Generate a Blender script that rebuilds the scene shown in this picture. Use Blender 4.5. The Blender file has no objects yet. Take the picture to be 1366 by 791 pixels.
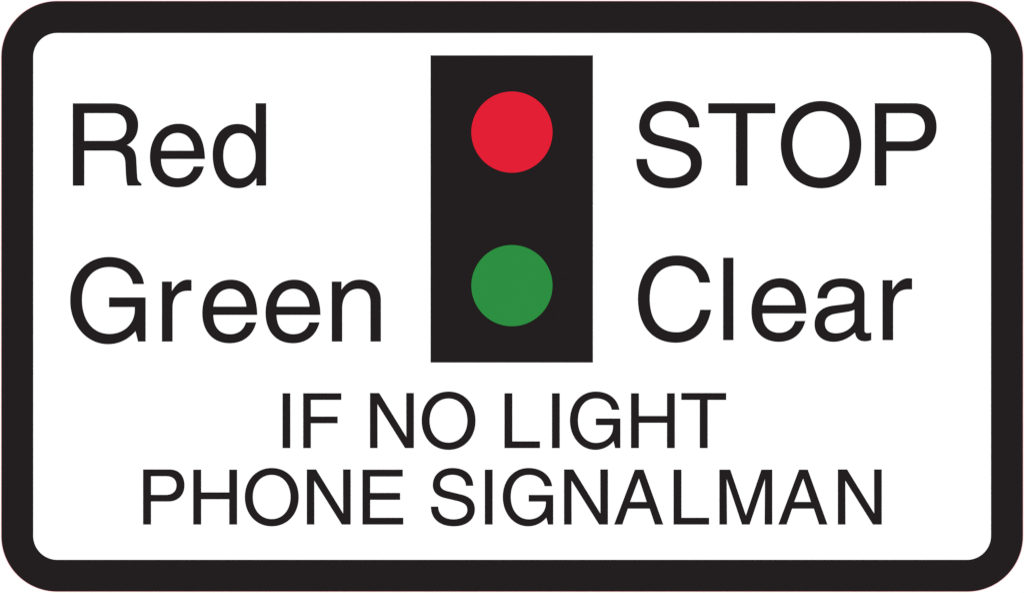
import bpy, math, re
from mathutils import Vector

scene = bpy.context.scene
col = scene.collection
U = 0.001                      # one unit of the drawing below is one millimetre on the sign
KX, KY = 1.0, 0.99838          # the plate is a hair shallower than the drawing
CX, CY = 683.0, 395.5          # middle of the drawing
HZ = 1.5                       # height of the middle of the sign on the wall

# ------------------------------------------------------------------ materials
def paint(name, rgb, vary=0.004, rough=0.75, scale=900.0):
    """Matt sign sheeting: one colour with a barely visible grain."""
    m = bpy.data.materials.new(name)
    m.use_nodes = True
    nt = m.node_tree
    b = nt.nodes['Principled BSDF']
    tc = nt.nodes.new('ShaderNodeTexCoord')
    nz = nt.nodes.new('ShaderNodeTexNoise')
    nz.inputs['Scale'].default_value = scale
    nz.inputs['Detail'].default_value = 2.0
    mr = nt.nodes.new('ShaderNodeMapRange')
    mr.inputs['To Min'].default_value = 1.0 - vary
    mr.inputs['To Max'].default_value = 1.0 + vary
    mx = nt.nodes.new('ShaderNodeVectorMath')
    mx.operation = 'SCALE'
    mx.inputs[0].default_value = rgb
    nt.links.new(tc.outputs['Object'], nz.inputs['Vector'])
    nt.links.new(nz.outputs['Fac'], mr.inputs['Value'])
    nt.links.new(mr.outputs['Result'], mx.inputs['Scale'])
    nt.links.new(mx.outputs['Vector'], b.inputs['Base Color'])
    b.inputs['Roughness'].default_value = rough
    b.inputs['Specular IOR Level'].default_value = 0.0
    return m

def lin(c):
    c /= 255.0
    return c / 12.92 if c <= 0.04045 else ((c + 0.055) / 1.055) ** 2.4

E = 1.252                       # light falling on the sign, as measured from a grey card
def srgb(r, g, b):
    return tuple(lin(v) / E for v in (r, g, b))

M_WHITE = paint('white sheeting', (0.806, 0.806, 0.806), vary=0.002)
M_WALL = paint('white wall paint', (0.86, 0.86, 0.86), scale=60.0)
M_BLACK = paint('black vinyl', srgb(35, 31, 32))
M_RED = paint('red vinyl', srgb(227, 31, 54))
M_GREEN = paint('green vinyl', srgb(45, 143, 65))
M_TRIM = paint('red edge line', srgb(250, 165, 178))

# ------------------------------------------------------------------ outlines
def bez(p0, p1, p2, p3, n=18):
    out = []
    for i in range(1, n + 1):
        t = i / n
        s = 1 - t
        out.append((s**3*p0[0] + 3*s*s*t*p1[0] + 3*s*t*t*p2[0] + t**3*p3[0],
                    s**3*p0[1] + 3*s*s*t*p1[1] + 3*s*t*t*p2[1] + t**3*p3[1]))
    return out

def parse(d):
    """A path of M, L, C and Z commands -> list of closed loops of points."""
    loops, cur = [], []
    for cmd, args in re.findall(r'([MLCZ])([^MLCZ]*)', d):
        v = [float(a) for a in re.findall(r'-?\d+\.?\d*', args)]
        p = [(v[i], v[i + 1]) for i in range(0, len(v), 2)]
        if cmd == 'M':
            cur = [p[0]]
            cur.extend(p[1:])
        elif cmd == 'L':
            cur.extend(p)
        elif cmd == 'C':
            for i in range(0, len(p), 3):
                cur.extend(bez(cur[-1], *p[i:i + 3]))
        else:
            loops.append(clean(cur))
            cur = []
    return loops

def clean(lp):
    out = []
    for p in lp:
        if not out or math.hypot(p[0] - out[-1][0], p[1] - out[-1][1]) > 1e-6:
            out.append(p)
    if math.hypot(out[0][0] - out[-1][0], out[0][1] - out[-1][1]) < 1e-6:
        out.pop()
    return out

def round_rect(x0, y0, x1, y1, r, n=28):
    pts = []
    for cx, cy, a0 in ((x1 - r, y0 + r, -90), (x1 - r, y1 - r, 0), (x0 + r, y1 - r, 90), (x0 + r, y0 + r, 180)):
        for i in range(n + 1):
            a = math.radians(a0 + 90 * i / n)
            pts.append((cx + r * math.cos(a), cy + r * math.sin(a)))
    return pts

def disc(cx, cy, r, n=144):
    return [(cx + r * math.cos(2 * math.pi * i / n), cy + r * math.sin(2 * math.pi * i / n)) for i in range(n)]

def slab(name, loops, y_back, y_front, material, parent, pivot=None):
    """Flat shape cut out along the loops (inner loops are holes), as thick as
    y_back - y_front, standing upright and facing -Y. One mesh object."""
    if pivot is None:
        xs = [p[0] for l in loops for p in l]
        ys = [p[1] for l in loops for p in l]
        pivot = ((min(xs) + max(xs)) / 2, (min(ys) + max(ys)) / 2)
    cu = bpy.data.curves.new('outline', 'CURVE')
    cu.dimensions = '2D'
    cu.fill_mode = 'BOTH'
    cu.extrude = abs(y_back - y_front) / 2
    for lp in loops:
        sp = cu.splines.new('POLY')
        sp.points.add(len(lp) - 1)
        for q, (x, y) in zip(sp.points, lp):
            q.co = ((x - pivot[0]) * U * KX, -(y - pivot[1]) * U * KY, 0, 1)
        sp.use_cyclic_u = True
    tmp = bpy.data.objects.new('outline', cu)
    col.objects.link(tmp)
    dg = bpy.context.evaluated_depsgraph_get()
    me = bpy.data.meshes.new_from_object(tmp.evaluated_get(dg))
    bpy.data.objects.remove(tmp)
    bpy.data.curves.remove(cu)
    for v in me.vertices:                       # lay the XY drawing up into XZ
        x, y, z = v.co
        v.co = (x, -z, y)
    me.materials.clear()
    me.materials.append(material)
    me.name = name
    o = bpy.data.objects.new(name, me)
    col.objects.link(o)
    here = Vector(((pivot[0] - CX) * U * KX, (y_back + y_front) / 2, (CY - pivot[1]) * U * KY + HZ))
    if parent is not None:
        o.parent = parent
        p, base = parent, Vector((0, 0, 0))
        while p is not None:
            base = base + p.location
            p = p.parent
        o.location = here - base
    else:
        o.location = here
    return o

def spread(lp, d):
    """Grow a closed loop by d on every side (vinyl is cut a trace fuller than drawn)."""
    n = len(lp)
    area = sum(lp[i][0] * lp[(i + 1) % n][1] - lp[(i + 1) % n][0] * lp[i][1] for i in range(n))
    s = d if area > 0 else -d
    out = []
    for i in range(n):
        (ax, ay), (bx, by), (cx, cy) = lp[i - 1], lp[i], lp[(i + 1) % n]
        l1, l2 = math.hypot(bx - ax, by - ay), math.hypot(cx - bx, cy - by)
        n1, n2 = ((by - ay) / l1, -(bx - ax) / l1), ((cy - by) / l2, -(cx - bx) / l2)
        k = 1.0 + n1[0] * n2[0] + n1[1] * n2[1]
        k = max(k, 0.35)
        out.append((bx + s * (n1[0] + n2[0]) / k, by + s * (n1[1] + n2[1]) / k))
    return out

FULL = 0.24

# ------------------------------------------------------------------ letters
# (path, units per drawing unit at the size it was drawn, baseline, size of that drawing)
BIG, SMALL = 150.0, 100.0
G = {}
def glyph(ch, scale, base, size, d):
    loops = parse(d)
    left = min(p[0] for l in loops for p in l)
    k = 1.0 / scale / size
    G[ch] = [[((x - left) * k, (y - base) * k) for x, y in l] for l in loops]

glyph('R', 7, 780, BIG, 'M52,15 L425,15 C566,15 658,92 658,213 C658,297 622,365 552,403 C615,429 637,463 641,545 '
      'C646,640 646,660 650,706 C653,734 666,749 689,764 L689,780 L562,780 C551,743 548,690 545,615 C544,590 543,578 542,562 '
      'C538,492 497,453 415,453 L155,453 L155,780 L52,780 Z '
      'M155,103 L155,365 L410,365 C505,365 553,315 553,236 C553,152 510,103 425,103 Z')
glyph('e', 7, 703, BIG, 'M1000,454 L590,454 C592,505 600,540 618,570 C645,615 693,637 748,637 C822,637 877,600 898,527 L990,527 '
      'C960,648 868,719 744,719 C590,719 491,610 491,437 C491,255 600,128 757,128 C850,128 920,172 960,255 C985,310 998,370 1000,454 Z '
      'M590,380 L902,380 C896,280 838,211 748,211 C660,211 598,278 590,380 Z')
glyph('d', 7, 773, BIG, 'M1118,7 L1024,7 L1024,294 C985,232 927,200 852,200 C713,200 623,310 623,484 C623,676 713,797 858,797 '
      'C930,797 985,765 1030,698 L1030,773 L1118,773 Z '
      'M870,283 C963,283 1024,371 1024,505 C1024,628 962,710 868,710 C778,710 718,626 718,496 C718,365 778,283 870,283 Z')
glyph('G', 7, 787, BIG, 'M712,250 L612,250 C590,148 508,91 388,91 C232,91 133,215 133,400 C133,585 232,719 390,719 '
      'C530,719 630,622 630,490 L630,465 L390,465 L390,378 L727,378 L727,787 L660,787 L636,687 C570,767 478,812 378,812 '
      'C178,812 27,632 27,405 C27,168 178,0 385,0 C560,0 690,100 712,250 Z')
glyph('r', 7, 703, BIG, 'M114,146 L203,146 L203,240 C245,165 300,128 352,128 C366,128 375,129 386,131 L386,229 L345,229 '
      'C258,232 209,288 209,390 L209,703 L114,703 Z')
glyph('n', 7, 703, BIG, 'M650,146 L737,146 L737,226 C783,158 835,128 910,128 C1028,128 1104,200 1104,318 L1104,703 L1011,703 '
      'L1011,345 C1011,257 970,211 893,211 C802,211 743,283 743,395 L743,703 L650,703 Z')
glyph('S', 7, 787, BIG, 'M615,244 L519,244 C514,150 438,91 327,91 C222,91 153,142 153,220 C153,275 183,305 250,323 L470,377 '
      'C585,410 638,478 638,577 C638,720 520,812 344,812 C160,812 29,715 29,541 L125,541 C130,655 210,719 342,719 '
      'C460,719 538,667 538,588 C538,520 505,487 400,458 L208,413 C105,385 55,322 55,238 C55,95 165,0 325,0 C500,0 610,92 615,244 Z')
glyph('T', 7, 787, BIG, 'M701,21 L1323,21 L1323,112 L1064,112 L1064,787 L960,787 L960,112 L701,112 Z')
glyph('O', 7, 787, BIG, 'M421,0 C640,0 796,172 796,406 C796,640 640,812 421,812 C204,812 48,640 48,406 C48,172 204,0 421,0 Z '
      'M421,92 C266,92 153,220 153,404 C153,588 266,716 421,716 C576,716 688,588 688,404 C688,220 576,92 421,92 Z')
glyph('P', 7, 787, BIG, 'M121,21 L490,21 C615,21 694,105 694,240 C694,375 605,464 475,464 L225,464 L225,787 L121,787 Z '
      'M225,110 L225,377 L435,377 C530,377 588,325 588,242 C588,158 535,110 440,110 Z')
glyph('C', 7, 787.5, BIG, 'M715,250 L617,250 C590,145 515,92 400,92 C243,92 150,215 150,400 C150,600 240,717 402,717 '
      'C520,717 598,640 625,507 L723,507 C690,700 570,812 395,812 C180,812 44,655 44,405 C44,160 190,0 405,0 C575,0 690,90 715,250 Z')
glyph('l', 7, 787.5, BIG, 'M840,21 L932,21 L932,787.5 L840,787.5 Z')
glyph('a', 7, 690, BIG, 'M425,300 C428,185 510,116 652,116 C780,116 861,172 861,272 L861,600 C861,620 872,627 890,627 '
      'C900,627 910,626 924,622 L924,690 C904,698 888,701 865,701 C812,701 780,672 776,615 C715,675 645,706 572,706 '
      'C468,706 398,640 398,545 C398,448 455,388 560,372 L730,351 C760,347 770,318 770,284 C770,225 722,192 640,192 '
      'C562,192 518,232 511,300 Z '
      'M770,405 C738,421 700,428 625,438 L590,444 C525,455 491,487 491,537 C491,595 530,629 595,629 C690,629 770,565 770,497 Z')
glyph('I', 8.083, 609.5, SMALL, 'M98,22 L176.5,22 L176.5,609.5 L98,609.5 Z')
glyph('F', 10.0147, 776, SMALL, 'M348,48 L851,48 L851,132 L444,132 L444,360 L802,360 L802,444 L444,444 L444,776 L348,776 Z')
glyph('N', 8.591, 649, SMALL, 'M68,22 L169,22 L483,530 L483,22 L565,22 L565,649 L468,649 L149,143 L149,649 L68,649 Z')
glyph('L', 8.083, 609.5, SMALL, 'M107,22 L187,22 L187,541 L485,541 L485,609.5 L107,609.5 Z')
glyph('H', 8.083, 609.5, SMALL, 'M219,22 L299,22 L299,267 L607,267 L607,22 L686,22 L686,609.5 L607,609.5 L607,337 L299,337 L299,609.5 L219,609.5 Z')
glyph('E', 8.083, 609.5, SMALL, 'M112,22 L541,22 L541,92 L190,92 L190,273 L513,273 L513,343 L190,343 L190,541 L547,541 L547,609.5 L112,609.5 Z')
glyph('A', 8.083, 609.5, SMALL, 'M604,609.5 L826,22 L916,22 L1127,609.5 L1042,609.5 L985,438 L747,438 L687,609.5 Z M769,370 L955,370 L868,110 Z')
glyph('M', 8.083, 609.5, SMALL, 'M566,22 L679,22 L849,519 L1018,22 L1131,22 L1131,609.5 L1054,609.5 L1056,116 L888,609.5 L809,609.5 L641,116 L643,609.5 L566,609.5 Z')

# (word, left edge of each letter, baseline, size, what the eye sees)
WORDS = [
    ('Red',       (97.4, 200.3, 284.0),                     247.4, BIG, 'large black word Red at the upper left of the sign'),
    ('Green',     (93.9, 216.3, 270.1, 354.5, 442.9),       455.4, BIG, 'large black word Green below the word Red'),
    ('STOP',      (849.1, 945.1, 1041.9, 1167.3),           247.4, BIG, 'large black word STOP in capitals right of the red light'),
    ('Clear',     (851.3, 965.0, 1002.7, 1086.9, 1177.6),   453.5, BIG, 'large black word Clear right of the green light'),
    ('IF',        (377.2, 404.75),                          597.5, SMALL, 'small black word IF starting the upper bottom line'),
    ('NO',        (493.9, 562.8),                           597.5, SMALL, 'small black word NO between IF and LIGHT'),
    ('LIGHT',     (673.25, 736.7, 760.6, 842.1, 909.15),    597.5, SMALL, 'small black word LIGHT ending the upper bottom line'),
    ('PHONE',     (191.2, 258.1, 326.9, 409.6, 483.85),     699.45, SMALL, 'small black word PHONE starting the lowest line'),
    ('SIGNALMAN', (575.15, 647.1, 671.0, 752.8, 819.7, 898.85, 960.0, 1038.75, 1118.1), 699.45, SMALL,
     'long small black word SIGNALMAN ending the lowest line'),
]

# ------------------------------------------------------------------ the wall behind
wm = bpy.data.meshes.new('wall')
wm.from_pydata([(-2.4, 0, 0), (2.4, 0, 0), (2.4, 0, 3), (-2.4, 0, 3),
                (-2.4, .1, 0), (2.4, .1, 0), (2.4, .1, 3), (-2.4, .1, 3)], [],
               [(0, 1, 2, 3), (5, 4, 7, 6), (1, 5, 6, 2), (4, 0, 3, 7), (3, 2, 6, 7), (4, 5, 1, 0)])
wm.materials.append(M_WALL)
wall = bpy.data.objects.new('wall', wm)
col.objects.link(wall)
wall['kind'] = 'structure'

# ------------------------------------------------------------------ the sign
OX0, OY0, OX1, OY1, ORAD = 2.0, 1.6, 1364.45, 789.0, 74.0       # outside of the black border
IX0, IY0, IX1, IY1, IRAD = 43.9, 43.65, 1322.4, 747.1, 32.5      # inside of the black border

sign = bpy.data.objects.new('railway_crossing_sign', None)
col.objects.link(sign)
sign.empty_display_size = 0.1
sign.location = (0, 0, HZ - CY * U * KY)
sign['label'] = 'white rounded rectangular sign with thick black border, red and green signal discs and black words'
sign['category'] = 'sign'

slab('panel', [round_rect(OX0 + .6, OY0 + .6, OX1 - .6, OY1 - .6, ORAD - .6)], -0.00005, -0.0012, M_WHITE, sign)
slab('border', [round_rect(OX0, OY0, OX1, OY1, ORAD), spread(round_rect(IX0, IY0, IX1, IY1, IRAD), -FULL)], -0.0009, -0.0016, M_BLACK, sign)
T = 0.45
slab('edge_line', [round_rect(OX0 - T, OY0 - T, OX1 + T, OY1 + T, ORAD + T),
                   round_rect(OX0 + .3, OY0 + .3, OX1 - .3, OY1 - .3, ORAD - .3)], -0.0004, -0.0014, M_TRIM, sign)

board = slab('signal_board', [spread([(574.7, 74.1), (790.6, 74.1), (790.6, 483.35), (574.7, 483.35)], FULL)], -0.0009, -0.0016, M_BLACK, sign)
slab('red_light', [disc(682.9, 176.25, 54.1)], -0.0013, -0.0020, M_RED, board)
slab('green_light', [disc(682.9, 381.0, 54.1)], -0.0013, -0.0020, M_GREEN, board)

for word, lefts, base, size, label in WORDS:
    loops = []
    for ch, x in zip(word, lefts):
        for i, lp in enumerate(G[ch]):             # first loop is the outline, the rest are counters
            loops.append(spread([(x + px * size, base + py * size) for px, py in lp], FULL if i == 0 else -FULL))
    o = slab('word', loops, -0.0009, -0.0016, M_BLACK, sign)
    o['label'] = label

# ------------------------------------------------------------------ light: even studio light
w = bpy.data.worlds.new('World')
scene.world = w
w.use_nodes = True
bg = w.node_tree.nodes['Background']
bg.inputs['Color'].default_value = (1, 1, 1, 1)
bg.inputs['Strength'].default_value = 0.80

def softbox(name, loc, power, size):
    l = bpy.data.lights.new(name, 'AREA')
    l.shape = 'SQUARE'
    l.size = size
    l.energy = power
    o = bpy.data.objects.new(name, l)
    col.objects.link(o)
    o.location = loc
    o.rotation_euler = (Vector((0, 0, HZ)) - Vector(loc)).to_track_quat('-Z', 'Y').to_euler()
    return o

softbox('softbox', (-6.0, -9.0, HZ), 330.0, 4.0)
softbox('softbox', (6.0, -9.0, HZ), 330.0, 4.0)

# ------------------------------------------------------------------ camera
D = 4.0
cam = bpy.data.cameras.new('camera')
cam.sensor_fit = 'HORIZONTAL'
cam.sensor_width = 36.0
cam.lens = 36.0 * D / (1366 * U)
cam.clip_end = 100.0
co = bpy.data.objects.new('camera', cam)
col.objects.link(co)
co.location = (0, -0.0016 - D, HZ)
co.rotation_euler = (math.pi / 2, 0, 0)
scene.camera = co

scene.view_settings.view_transform = 'Standard'
scene.view_settings.look = 'None'
scene.view_settings.exposure = 0.0
scene.view_settings.gamma = 1.0
scene.render.film_transparent = False
scene.cycles.pixel_filter_type = 'BLACKMAN_HARRIS'
scene.cycles.filter_width = 1.3
